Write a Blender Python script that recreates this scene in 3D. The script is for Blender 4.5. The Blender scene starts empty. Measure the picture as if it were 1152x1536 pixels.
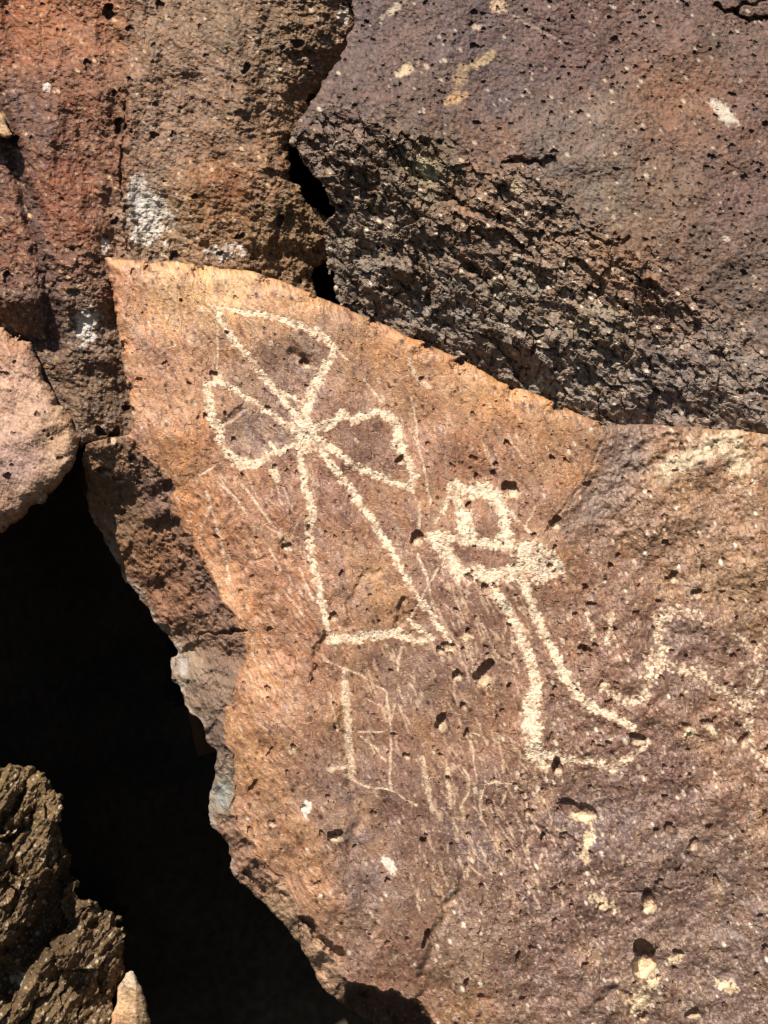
import bpy, math
import numpy as np
from mathutils import Vector, Matrix

# ------------------------------------------------------------------ camera / light / exposure
R = math.radians
CAMD = 1.6                      # metres from the camera to the engraved face
K = 0.9 / 1152                  # metres per unit of the rock survey grid
PITCH = R(15)
BASE_Z = 1.25
AX_U = Vector((1, 0, 0))
AX_V = Vector((0, math.sin(PITCH), math.cos(PITCH)))
AX_W = Vector((0, -math.cos(PITCH), math.sin(PITCH)))
ORG = Vector((0, 0, BASE_Z))
SUN_LOCAL = (-0.27, 0.75, 0.60)     # towards the sun: right, up the face, out of the face
EXPOSURE = 1.3
SUN_STRENGTH = 4.6
SKY_STRENGTH = 0.05

sc = bpy.context.scene
cam_d = bpy.data.cameras.new("camera")
cam = bpy.data.objects.new("camera", cam_d)
sc.collection.objects.link(cam)
cam.location = ORG + AX_W * CAMD
cam.rotation_euler = Matrix((AX_U, AX_V, AX_W)).transposed().to_euler()
cam_d.sensor_fit = 'VERTICAL'
cam_d.sensor_height = 24
cam_d.lens = 24 * CAMD / (1536 * K)
cam_d.clip_start = 0.05
cam_d.clip_end = 300
sc.camera = cam

sun_dir = (AX_U * SUN_LOCAL[0] + AX_V * SUN_LOCAL[1] + AX_W * SUN_LOCAL[2]).normalized()
sd = bpy.data.lights.new("sun", 'SUN')
sd.energy = SUN_STRENGTH
sd.angle = R(0.53)
sd.color = (1.0, 0.955, 0.88)
so = bpy.data.objects.new("sun", sd)
sc.collection.objects.link(so)
so.location = ORG + sun_dir * 5
so.rotation_euler = sun_dir.to_track_quat('Z', 'Y').to_euler()

world = bpy.data.worlds.new("World")
sc.world = world
world.use_nodes = True
wn = world.node_tree
bg = next(n for n in wn.nodes if n.type == 'BACKGROUND')
sky = wn.nodes.new('ShaderNodeTexSky')
sky.sky_type = 'NISHITA'
sky.sun_disc = False
sky.sun_elevation = math.asin(sun_dir.z)
sky.sun_rotation = math.atan2(sun_dir.x, sun_dir.y)
wn.links.new(sky.outputs[0], bg.inputs[0])
bg.inputs[1].default_value = SKY_STRENGTH

sc.view_settings.view_transform = 'Standard'
sc.view_settings.look = 'None'
sc.view_settings.exposure = EXPOSURE
sc.view_settings.gamma = 1

# ------------------------------------------------------------------ numeric helpers
F = np.float32

def _hash(ix, iy, seed):
    h = (ix.astype(np.int64) * 374761393 + iy.astype(np.int64) * 668265263 + seed * 1442695041) & 0xffffffff
    h = ((h ^ (h >> 13)) * 1274126177) & 0xffffffff
    h = ((h ^ (h >> 16)) * 2246822519) & 0xffffffff
    return ((h ^ (h >> 15)) & 0xffff).astype(F) / F(65536.0)

def perlin(x, y, seed=0):
    ix = np.floor(x); iy = np.floor(y)
    fx = (x - ix).astype(F); fy = (y - iy).astype(F)
    ix = ix.astype(np.int64); iy = iy.astype(np.int64)
    ux = fx * fx * fx * (fx * (fx * 6 - 15) + 10)
    uy = fy * fy * fy * (fy * (fy * 6 - 15) + 10)
    def g(dx, dy):
        a = _hash(ix + dx, iy + dy, seed) * F(2 * math.pi)
        return np.cos(a) * (fx - dx) + np.sin(a) * (fy - dy)
    a = g(0, 0); b = g(1, 0); c = g(0, 1); d = g(1, 1)
    return ((a + (b - a) * ux) * (1 - uy) + (c + (d - c) * ux) * uy) * F(1.5)

def rot(x, y, ang, sx, sy):
    c, s = math.cos(ang), math.sin(ang)
    return (x * c + y * s) / sx, (-x * s + y * c) / sy

def fbm(x, y, size, octv=4, seed=0, ang=0.0, stretch=1.0, gain=0.5):
    """fractal noise of feature size «size», drawn out «stretch» times along ang"""
    xx, yy = rot(x, y, ang, size * stretch, size)
    out = 0; amp = 1.0
    for o in range(octv):
        out = out + perlin(xx * 2 ** o + 17.3 * o, yy * 2 ** o - 9.1 * o, seed + o * 7) * F(amp)
        amp *= gain
    return out

def ridged(x, y, size, octv=4, seed=0, ang=0.0, stretch=1.0, gain=0.5):
    xx, yy = rot(x, y, ang, size * stretch, size)
    out = 0; amp = 1.0
    for o in range(octv):
        out = out + (1 - 2 * np.abs(perlin(xx * 2 ** o + 5.3 * o, yy * 2 ** o + 3.7 * o, seed + o * 5))) * F(amp)
        amp *= gain
    return out

def cells(x, y, size, seed=0, ang=0.0, stretch=1.0):
    """scattered points: distance to the nearest and second nearest, the nearest one's random value and the offset from it"""
    xx, yy = rot(x, y, ang, size * stretch, size)
    ix = np.floor(xx).astype(np.int64); iy = np.floor(yy).astype(np.int64)
    d1 = np.full(xx.shape, 9, F); d2 = np.full(xx.shape, 9, F); val = np.zeros(xx.shape, F)
    ox = np.zeros(xx.shape, F); oy = np.zeros(xx.shape, F)
    for dx in (-1, 0, 1):
        for dy in (-1, 0, 1):
            jx = ix + dx; jy = iy + dy
            qx = (xx - jx - _hash(jx, jy, seed)).astype(F); qy = (yy - jy - _hash(jx, jy, seed + 31)).astype(F)
            d = np.sqrt(qx * qx + qy * qy)
            near = d < d1
            d2 = np.where(near, d1, np.minimum(d2, d))
            val = np.where(near, _hash(jx, jy, seed + 77), val)
            ox = np.where(near, qx, ox); oy = np.where(near, qy, oy)
            d1 = np.where(near, d, d1)
    return d1, d2, val, ox, oy

def flakes(x, y, size, seed, ang, stretch, step, tilt):
    """broken chips: each its own level and its own slant"""
    w = size * 0.3
    d1, d2, v, ox, oy = cells(x + w * fbm(x, y, size, 2, seed + 3), y + w * fbm(x, y, size, 2, seed + 4), size, seed, ang, stretch)
    a = v * F(37.7)
    return step * (v - 0.5) + tilt * (ox * np.cos(a) + oy * np.sin(a)) - 0.12 * step * smooth(0.12, 0.0, d2 - d1)

def speckle(C, x, y, size, seed, colour, amount=0.8, share=0.5, radius=0.42, ang=0.0, stretch=1.0, where=1.0):
    """small mineral grains: a share of scattered points, each of its own size"""
    d1, d2, v, ox, oy = cells(x, y, size, seed, ang, stretch)
    v2 = (v * 7.31) % 1.0
    r = radius * (0.35 + 0.65 * v2)
    return mixc(C, amount * (v < share) * smooth(r, r * 0.55, d1) * where, colour)

def smooth(a, b, x):
    t = np.clip((x - a) / (b - a), 0, 1)
    return t * t * (3 - 2 * t)

def seg_dist(X, Y, ax, ay, bx, by):
    dx, dy = bx - ax, by - ay
    L = dx * dx + dy * dy + 1e-9
    t = np.clip(((X - ax) * dx + (Y - ay) * dy) / L, 0, 1)
    return np.hypot(X - (ax + t * dx), Y - (ay + t * dy)), t

def line_dist(X, Y, pts):
    d = np.full(X.shape, 1e6, F)
    for (a, b) in zip(pts[:-1], pts[1:]):
        e, _ = seg_dist(X, Y, a[0], a[1], b[0], b[1])
        d = np.minimum(d, e)
    return d

def inside(X, Y, poly):
    ins = np.zeros(X.shape, bool)
    n = len(poly)
    for i in range(n):
        x1, y1 = poly[i]; x2, y2 = poly[(i + 1) % n]
        if y1 == y2: continue
        ins ^= ((y1 > Y) != (y2 > Y)) & (X < (x2 - x1) * (Y - y1) / (y2 - y1) + x1)
    return ins

def bilin(fieldc, gx, gy):
    ny, nx = fieldc.shape
    gx = np.clip(gx, 0, nx - 1.001); gy = np.clip(gy, 0, ny - 1.001)
    i = gx.astype(int); j = gy.astype(int)
    fx = gx - i; fy = gy - j
    return (fieldc[j, i] * (1 - fx) * (1 - fy) + fieldc[j, i + 1] * fx * (1 - fy)
            + fieldc[j + 1, i] * (1 - fx) * fy + fieldc[j + 1, i + 1] * fx * fy).astype(F)

class Grid:
    """survey grid of one rock: x to the right, y down, both in grid units (K metres)"""
    def __init__(s, x0, y0, x1, y1, step):
        s.x0, s.y0, s.step = x0, y0, step
        xs = np.arange(x0, x1 + step, step, dtype=F); ys = np.arange(y0, y1 + step, step, dtype=F)
        s.X, s.Y = np.meshgrid(xs, ys)
        s.cs = step * 3
        cxs = np.arange(x0 - 30, x1 + 60, s.cs, dtype=F); cys = np.arange(y0 - 30, y1 + 60, s.cs, dtype=F)
        s.CX, s.CY = np.meshgrid(cxs, cys)
    def lift(s, f, WX, WY):
        return bilin(f, (WX - (s.x0 - 30)) / s.cs, (WY - (s.y0 - 30)) / s.cs)
    def sdf(s, poly, WX, WY):           # negative inside
        d = line_dist(s.CX, s.CY, poly + [poly[0]])
        d = np.where(inside(s.CX, s.CY, poly), -d, d)
        return s.lift(d, WX, WY)
    def ldist(s, pts, WX, WY):
        return s.lift(line_dist(s.CX, s.CY, pts), WX, WY)

def stamp_pits(g, H, pits, wall=None):
    """hollows (x, y, rx, ry, angle, depth) pressed into the height field"""
    for (x, y, rx, ry, a, dep) in pits:
        r = max(rx, ry) * 1.5 + g.step * 2
        i0 = max(int((x - r - g.x0) / g.step), 0); i1 = int((x + r - g.x0) / g.step) + 2
        j0 = max(int((y - r - g.y0) / g.step), 0); j1 = int((y + r - g.y0) / g.step) + 2
        if i1 <= 0 or j1 <= 0 or i0 >= H.shape[1] or j0 >= H.shape[0]: continue
        xx = g.X[j0:j1, i0:i1] - x; yy = g.Y[j0:j1, i0:i1] - y
        c, s_ = math.cos(a), math.sin(a)
        ang = np.arctan2(yy, xx)
        wob = 1 + 0.16 * np.sin(ang * 2 + x) + 0.12 * np.sin(ang * 3 + y) + 0.08 * np.sin(ang * 5 + x * y)
        q = np.sqrt(((xx * c + yy * s_) / rx) ** 2 + ((-xx * s_ + yy * c) / ry) ** 2) / wob
        prof = np.where(q < 1, np.sqrt(np.clip(1 - q ** 4, 0, 1)), 0)
        H[j0:j1, i0:i1] -= (dep * prof).astype(F)
        if wall is not None:
            wall[j0:j1, i0:i1] = np.maximum(wall[j0:j1, i0:i1], smooth(1.05, 0.75, q).astype(F))

def random_pits(n, box, rmin, rmax, seed, ang=0.9, dep=0.9, power=2.5, elong=0.5):
    r = np.random.default_rng(seed)
    out = []
    for _ in range(n):
        rad = rmin + (rmax - rmin) * r.random() ** power
        e = 1 - elong * r.random()
        out.append((box[0] + (box[2] - box[0]) * r.random(), box[1] + (box[3] - box[1]) * r.random(),
                    rad, rad * e, ang + r.normal(0, 0.5), rad * dep * (0.7 + 0.6 * r.random())))
    return out

def lin(c):
    c = np.asarray(c, dtype=np.float64) / 255.0
    return np.where(c <= 0.04045, c / 12.92, ((c + 0.055) / 1.055) ** 2.4)

GAIN = 0.50      # how bright a pigment reads in sunlight at this exposure -> base colour
def pigment(c): return lin(c) * GAIN * np.array([1.0, 0.97, 0.97])

def colour_field(g, X, Y, pts, power=3.0):
    """base colour interpolated between stain samples (x, y, colour)"""
    acc = np.zeros(g.CX.shape + (3,)); wt = np.zeros(g.CX.shape)
    for x, y, c in pts:
        w = 1.0 / ((g.CX - x) ** 2 + (g.CY - y) ** 2 + 400.0) ** (power / 2)
        acc += w[..., None] * pigment(c); wt += w
    acc /= wt[..., None]
    return np.stack([g.lift(acc[..., k].astype(F), X, Y) for k in range(3)], -1)

def mixc(C, mask, c, raw=False):
    c = np.asarray(c if raw else pigment(c), F)
    m = np.clip(mask, 0, 1)[..., None]
    return C * (1 - m) + c * m

def place(px, py, w):
    """survey coordinates (and height w above the face, grid units) -> world"""
    u = (px - 576.0) * K; v = (768.0 - py) * K; d = w * K
    t = (CAMD - d) / CAMD
    u = u * t; v = v * t
    ax = [np.array(a) for a in (AX_U, AX_V, AX_W)]
    return u[..., None] * ax[0] + v[..., None] * ax[1] + d[..., None] * ax[2] + np.array(ORG)

# ------------------------------------------------------------------ materials
def rock_material(name, rough=0.62, spec=0.35, bump=0.5, grain=700.0):
    m = bpy.data.materials.new(name)
    m.use_nodes = True
    nt = m.node_tree; n = nt.nodes; l = nt.links
    b = n['Principled BSDF']
    at = n.new('ShaderNodeAttribute'); at.attribute_name = 'stain'
    tc = n.new('ShaderNodeTexCoord')
    no = n.new('ShaderNodeTexNoise'); no.inputs['Scale'].default_value = grain; no.inputs['Detail'].default_value = 3
    mr = n.new('ShaderNodeMapRange')
    mr.inputs['From Min'].default_value = 0.3; mr.inputs['From Max'].default_value = 0.7
    mr.inputs['To Min'].default_value = 0.72; mr.inputs['To Max'].default_value = 1.28
    mx = n.new('ShaderNodeVectorMath'); mx.operation = 'SCALE'
    bp = n.new('ShaderNodeBump'); bp.inputs['Strength'].default_value = bump; bp.inputs['Distance'].default_value = 0.0012
    l.new(tc.outputs['Object'], no.inputs['Vector'])
    l.new(no.outputs['Fac'], mr.inputs['Value'])
    l.new(at.outputs['Color'], mx.inputs[0]); l.new(mr.outputs['Result'], mx.inputs['Scale'])
    l.new(mx.outputs[0], b.inputs['Base Color'])
    l.new(no.outputs['Fac'], bp.inputs['Height']); l.new(bp.outputs['Normal'], b.inputs['Normal'])
    b.inputs['Roughness'].default_value = rough
    b.inputs['Specular IOR Level'].default_value = spec
    return m

M_BASALT = rock_material('basalt', 0.72, 0.28)
M_VARNISH = rock_material('varnished_basalt', 0.55, 0.4)
M_PECKED = rock_material('pecked_stone', 0.8, 0.2)

# ------------------------------------------------------------------ mesh making
def link_mesh(name, V, faces, C, mat, parent=None, origin=None, smooth_shade=False):
    """faces: list of index arrays (n,k); only the vertices used are kept"""
    used = np.zeros(len(V), bool)
    for f in faces: used[f.ravel()] = True
    idx = np.cumsum(used) - 1
    V = V[used]; C = C[used]
    if origin is None:
        origin = V.mean(0)
    me = bpy.data.meshes.new(name)
    loops = np.concatenate([idx[f].ravel() for f in faces]).astype(np.int32)
    tot = np.concatenate([np.full(len(f), f.shape[1]) for f in faces]).astype(np.int32)
    start = np.concatenate([[0], np.cumsum(tot)[:-1]]).astype(np.int32)
    me.vertices.add(len(V)); me.vertices.foreach_set('co', (V - origin).astype(F).ravel())
    me.loops.add(len(loops)); me.loops.foreach_set('vertex_index', loops)
    me.polygons.add(len(tot)); me.polygons.foreach_set('loop_start', start); me.polygons.foreach_set('loop_total', tot)
    me.update(calc_edges=True)
    at = me.color_attributes.new('stain', 'FLOAT_COLOR', 'POINT')
    at.data.foreach_set('color', np.concatenate([C, np.ones((len(C), 1))], 1).astype(F).ravel())
    me.polygons.foreach_set('use_smooth', np.full(len(tot), smooth_shade))
    me.materials.append(mat)
    o = bpy.data.objects.new(name, me)
    sc.collection.objects.link(o)
    if parent is not None: o.parent = parent
    else: o.location = Vector(origin)
    return o, origin

def build_rock(name, g, S, H, C, mat, back, parts=(), mats=None, taper=150.0):
    """S: outline distance (negative inside), H: height, C: base colour.
    Makes the closed boulder (front surface, rounded flanks, back) and splits off the parts given as (name, vertex mask)"""
    X = g.X.copy(); Y = g.Y.copy()
    gy, gx = np.gradient(S, g.step)
    gl = np.hypot(gx, gy) + 1e-6
    near = (S > 0) & (S < g.step * 1.3) & (gl > 0.5) & (gl < 2.5)
    X[near] -= (S * gx / gl ** 2)[near]; Y[near] -= (S * gy / gl ** 2)[near]
    ok = (S <= 0) | near
    ny, nx = X.shape
    ids = np.arange(ny * nx).reshape(ny, nx)
    q = np.stack([ids[:-1, :-1], ids[1:, :-1], ids[1:, 1:], ids[:-1, 1:]], -1).reshape(-1, 4)
    okf = ok.ravel()[q].all(1) & ((S <= 0).ravel()[q].sum(1) >= 1)
    q = q[okf]
    V = place(X.ravel().astype(float), Y.ravel().astype(float), H.ravel().astype(float))
    Cf = C.reshape(-1, 3)
    # flanks and back
    e = np.concatenate([q[:, [0, 1]], q[:, [1, 2]], q[:, [2, 3]], q[:, [3, 0]]])
    key = np.sort(e, 1); code = key[:, 0].astype(np.int64) * (ny * nx) + key[:, 1]
    _, inv, cnt = np.unique(code, return_inverse=True, return_counts=True)
    be = e[cnt[inv] == 1]
    bv = np.unique(be)
    n0 = len(V); pos = {}
    bmap = np.zeros(n0, np.int64); bmap[bv] = np.arange(len(bv))
    bx = X.ravel()[bv].astype(float); by = Y.ravel()[bv].astype(float); bh = H.ravel()[bv].astype(float)
    cx, cy = bx.mean(), by.mean()
    newV = []; newC = []; strips = []
    prev = bv
    nb = len(bv); off = n0
    rings = [(t_, taper * t_ ** 1.7) for t_ in (0.03, 0.07, 0.12, 0.18, 0.25, 0.33, 0.42, 0.55, 0.7, 0.85, 1.0)]
    gxn = (gx / gl).ravel()[bv]; gyn = (gy / gl).ravel()[bv]
    for (t, inset) in rings:
        w = bh + (back - bh) * t
        k_ = min(1.0, taper / 60.0) * smooth(0, 0.15, np.array(t))
        wob = k_ * (8 * perlin(bx / 40 + t * 9, by / 40, 3) + 4 * perlin(bx / 13 + t * 15, by / 13 + t * 13, 8))
        rx = bx - gxn * (inset + wob); ry = by - gyn * (inset + wob)
        newV.append(place(rx, ry, w)); newC.append(np.repeat(np.median(Cf[bv], 0, keepdims=True), len(bv), 0))
        cur = np.arange(off, off + nb)
        a = prev[bmap[be[:, 0]]] if prev is not bv else be[:, 0]
        b = prev[bmap[be[:, 1]]] if prev is not bv else be[:, 1]
        strips.append(np.stack([b, a, cur[bmap[be[:, 0]]], cur[bmap[be[:, 1]]]], 1))
        prev = cur; off += nb
    newV.append(place(np.array([cx]), np.array([cy]), np.array([float(back)]))); newC.append(Cf[bv].mean(0, keepdims=True))
    cap = np.stack([prev[bmap[be[:, 1]]], prev[bmap[be[:, 0]]], np.full(len(be), off)], 1)
    V = np.concatenate([V] + newV); Cf = np.concatenate([Cf] + newC)
    # parts cut out of the front surface
    owner = np.zeros(len(q), np.int32)
    for k, (pn, mask) in enumerate(parts):
        f = mask.ravel()[q].sum(1) >= 2
        owner[f & (owner == 0)] = k + 1
    root, org = link_mesh(name, V, [q[owner == 0]] + strips + [cap], Cf, mat)
    kids = []
    for k, (pn, mask) in enumerate(parts):
        f = q[owner == k + 1]
        if len(f):
            o, _ = link_mesh(pn, V, [f], Cf, (mats or {}).get(pn, mat), parent=root, origin=org)
            kids.append(o)
    return root, kids

def tag(o, label=None, cat=None, group=None, kind=None):
    if label: o['label'] = label
    if cat: o['category'] = cat
    if group: o['group'] = group
    if kind: o['kind'] = kind

def edge_round(S, r):
    d = np.clip(-S, 0, r)
    return r * (1 - np.sqrt(np.clip(1 - (1 - d / r) ** 2, 0, 1)))

STEP = 1.5
GRAIN = math.atan2(0.9, 0.43)       # the flow grain of the engraved face: steeply down to the right

# ------------------------------------------------------------------ setting: hillside under the boulders
def make_ground():
    n = 220
    a = np.linspace(-1, 1, n); a = np.sign(a) * np.abs(a) ** 3
    U, Vv = np.meshgrid(a * 14.0, a * 14.0)
    W = -0.36 - 0.18 * Vv - 0.62 * np.exp(-((U + 0.20) / 0.44) ** 4 - ((Vv + 0.5) / 0.75) ** 4) + 0.03 * perlin(U * 2.5, Vv * 2.5, 5) + 0.02 * perlin(U * 9, Vv * 9, 6)
    ax = [np.array(x) for x in (AX_U, AX_V, AX_W)]
    P = U[..., None] * ax[0] + Vv[..., None] * ax[1] + W[..., None] * ax[2] + np.array(ORG)
    ids = np.arange(n * n).reshape(n, n)
    q = np.stack([ids[:-1, :-1], ids[:-1, 1:], ids[1:, 1:], ids[1:, :-1]], -1).reshape(-1, 4)
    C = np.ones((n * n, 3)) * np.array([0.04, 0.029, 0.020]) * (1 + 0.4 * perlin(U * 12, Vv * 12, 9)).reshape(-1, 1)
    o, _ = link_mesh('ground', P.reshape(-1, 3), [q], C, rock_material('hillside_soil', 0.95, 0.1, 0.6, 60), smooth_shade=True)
    tag(o, kind='structure')
make_ground()

# ------------------------------------------------------------------ the engraved boulder
def strokes(g, X, Y, sets):
    """normalised distance to a set of pecked lines: (points, widths)"""
    D = np.full(X.shape, 9.0, F)
    for pts, ws in sets:
        if not isinstance(ws, (list, tuple)): ws = [ws] * len(pts)
        for k in range(len(pts) - 1):
            (ax, ay), (bx, by) = pts[k], pts[k + 1]
            m = max(ws[k], ws[k + 1]) * 1.6 + 12
            i0 = max(int((min(ax, bx) - m - g.x0) / g.step), 0); i1 = int((max(ax, bx) + m - g.x0) / g.step) + 2
            j0 = max(int((min(ay, by) - m - g.y0) / g.step), 0); j1 = int((max(ay, by) + m - g.y0) / g.step) + 2
            sl = (slice(j0, j1), slice(i0, i1))
            d, t = seg_dist(X[sl], Y[sl], ax, ay, bx, by)
            D[sl] = np.minimum(D[sl], d / ((ws[k] + (ws[k + 1] - ws[k]) * t) * 0.5))
    return D

FLOWER = [
 ([(324,459),(345,463),(371,468),(393,472),(430,480),(457,491),(483,504),(501,521),(494,539),(486,554),(479,569),(468,588),(460,607),(457,629),(464,651)],
  [5,5,8,7,9,11,11,12,13,14,15,15,16,16,20]),
 ([(324,459),(332,483),(350,510),(371,532),(389,554),(408,580),(427,603),(445,625),(460,651)], [7,8,9,9,9,9,9,9,14]),
 ([(330,569),(311,577),(313,595),(318,621),(328,648),(333,666),(345,681),(360,696),(382,696),(401,681),(419,676),(438,666),(453,659)],
  [10,12,13,13,14,13,13,15,13,9,9,9,10]),
 ([(330,569),(352,584),(378,599),(397,614),(416,625),(438,640),(453,659)], 9),
 ([(468,644),(501,633),(513,618),(528,631),(546,622),(569,616),(584,625),(598,644),(595,663),(610,685),(621,707),(617,730)],
  [14,13,11,12,10,9,13,14,15,15,12,11]),
 ([(475,659),(501,674),(524,692),(546,704),(569,715),(591,724),(617,730)], [11,9,9,10,8,7,8]),
 ([(408,703),(418,716)], 9), ([(423,588),(453,603)], 4), ([(405,664),(414,676)], 6), ([(456,628),(462,668)], [16, 20]),
 ([(448,667),(453,705),(461,740),(467,771),(463,792),(467,823),(470,851),(477,875),(484,910),(489,945)], [8,9,11,12,9,11,10,9,9,8]),
 ([(474,667),(494,691),(508,712),(526,733),(543,761),(557,778),(574,806),(588,827),(602,854),(616,879),(633,903),(654,934),(672,959)],
  [9,11,10,10,11,11,9,10,9,9,8,8,7]),
 ([(494,959),(526,959),(550,952),(574,952),(599,948),(612,955),(630,962),(651,955)], [10,14,13,12,13,13,9,8]),
 ([(612,927),(647,958)], 8)]
CREATURE = [
 ([(683,726),(700,736),(722,733),(739,738),(749,753),(756,772),(756,789),(761,811)], [14,21,23,21,20,19,19,20]),
 ([(676,729),(688,753),(695,772),(698,792),(700,806),(727,814),(761,819)], [11,14,21,24,24,15,15]),
 ([(652,806),(669,826),(678,845),(693,860),(722,860),(751,860),(778,855),(810,860),(839,857)], [23,22,23,21,21,21,23,24,14]),
 ([(776,816),(795,823),(814,831),(827,845),(839,853)], [17,22,26,24,14]), ([(790,836),(819,850)], 22), ([(664,802),(700,809)], 13),
 ([(671,743),(664,768)], 5),
 ([(735,864),(747,895),(763,915),(775,942),(786,969),(798,997),(804,1024),(798,1052),(796,1075),(802,1107),(802,1130),(818,1150)],
  [16,13,15,15,15,14,15,22,23,27,27,13]),
 ([(782,864),(794,899),(806,926),(818,954),(833,985),(849,1013),(869,1044),(892,1064),(920,1075),(951,1091)], [14,13,13,13,14,16,15,12,10,9]),
 ([(818,1130),(857,1142),(888,1142),(920,1150),(943,1138),(971,1115)], [12,10,13,13,11,8])]
ZIGZAG = [
 ([(904,1032),(935,1052),(959,1052),(971,1024),(982,993),(992,973),(986,954),(990,930),(1006,915),(1037,920),(1057,934)],
  [12,12,14,18,20,14,14,17,18,14,10]),
 ([(971,985),(1010,1001),(1045,1005),(1065,1024),(1092,1040),(1116,1060),(1128,1036),(1139,1005),(1132,973),(1108,954)], [10,13,16,14,14,14,14,14,12,10]),
 ([(1124,1052),(1124,1107),(1136,1130),(1150,1145)], 12), ([(882,925),(890,955)], 10), ([(917,918),(914,965)], 9), ([(1060,1140),(1090,1155)],10)]
LETTERS = [
 ([(515,1002),(518,1044),(522,1086),(525,1127),(525,1162)], [6,10,11,12,10]), ([(492,1155),(525,1148)], 6),
 ([(520,1166),(551,1180),(579,1183),(596,1190),(624,1207)], 3), ([(601,971),(596,1006)], 3),
 ([(579,1037),(584,1079),(586,1114),(584,1148),(586,1183)], 3.4), ([(485,989),(516,1002),(544,1013),(562,1027),(579,1037)], 3),
 ([(537,1098),(579,1096)], 3), ([(541,1103),(562,1121),(579,1141)], 3.2), ([(592,1058),(586,1080)], 2.8), ([(496,1051),(506,1096)], 2.8),
 ([(633,1138),(641,1176),(648,1214)], [7,9,6]), ([(673,1152),(673,1183),(676,1211)], 6),
 ([(673,1155),(690,1148),(702,1162),(704,1183),(692,1211)], 3), ([(706,1103),(711,1148),(714,1176)], 3), ([(701,1098),(718,1102)], 2.8),
 ([(721,1225),(720,1197),(728,1176),(746,1173),(770,1176),(787,1190),(792,1218),(812,1252)], 2.8), ([(761,1180),(751,1211)], 2.8), ([(728,1194),(738,1218)], 2.8)]
SCRATCHES = [
 ([(326,487),(326,558)], 3), ([(617,595),(623,629),(630,681),(640,719),(645,756)], 3.4), ([(613,539),(622,560),(643,580)], 6),
 ([(546,569),(572,603)], 3.4), ([(508,528),(524,540)], 3), ([(364,726),(395,768),(435,825)], [5,4,3]), ([(328,722),(350,742),(369,768)], 3.2),
 ([(310,736),(331,809),(345,868)], 4), ([(404,823),(420,854)], 3.2), ([(439,900),(453,920)], 3.5), ([(449,851),(470,900)], 3.2),
 ([(619,736),(628,761),(628,795)], 4), ([(626,830),(640,865),(654,924)], 4), ([(658,851),(638,885),(616,924)], 3.2), ([(668,750),(654,785)], 3.2),
 ([(766,768),(805,809)], 4.4), ([(802,760),(790,787)], 3.2), ([(320,700),(300,712)], 3)]

MAIN_OUT = [(158,386),(200,391),(262,393),(330,400),(385,408),(440,430),(500,455),(560,480),(620,507),(680,535),(750,570),(830,603),(880,625),
 (912,640),(960,636),(1030,640),(1090,645),(1150,650),(1330,655),(1330,1700),(700,1700),(640,1600),(570,1540),(530,1515),(493,1490),(480,1475),
 (455,1425),(430,1390),(400,1360),(350,1312),(343,1265),(318,1240),(312,1190),(322,1160),(327,1130),(312,1110),(298,1075),(285,1070),(275,1035),
 (262,1020),(255,990),(268,980),(240,935),(208,890),(195,870),(165,825),(140,790),(130,770),(132,730),(122,695),(128,668),(160,660),(195,650),
 (200,640),(192,590),(183,540),(178,500),(170,440)]
RIDGE = [(194,647),(215,671),(257,723),(262,758),(295,817),(323,876),(368,949),(374,990),(350,1040),(340,1090),(348,1130),(352,1165),(358,1235),(385,1280),
 (430,1325),(450,1370),(510,1430),(522,1472),(545,1478),(625,1496),(650,1530),(700,1600),(760,1700)]

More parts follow.
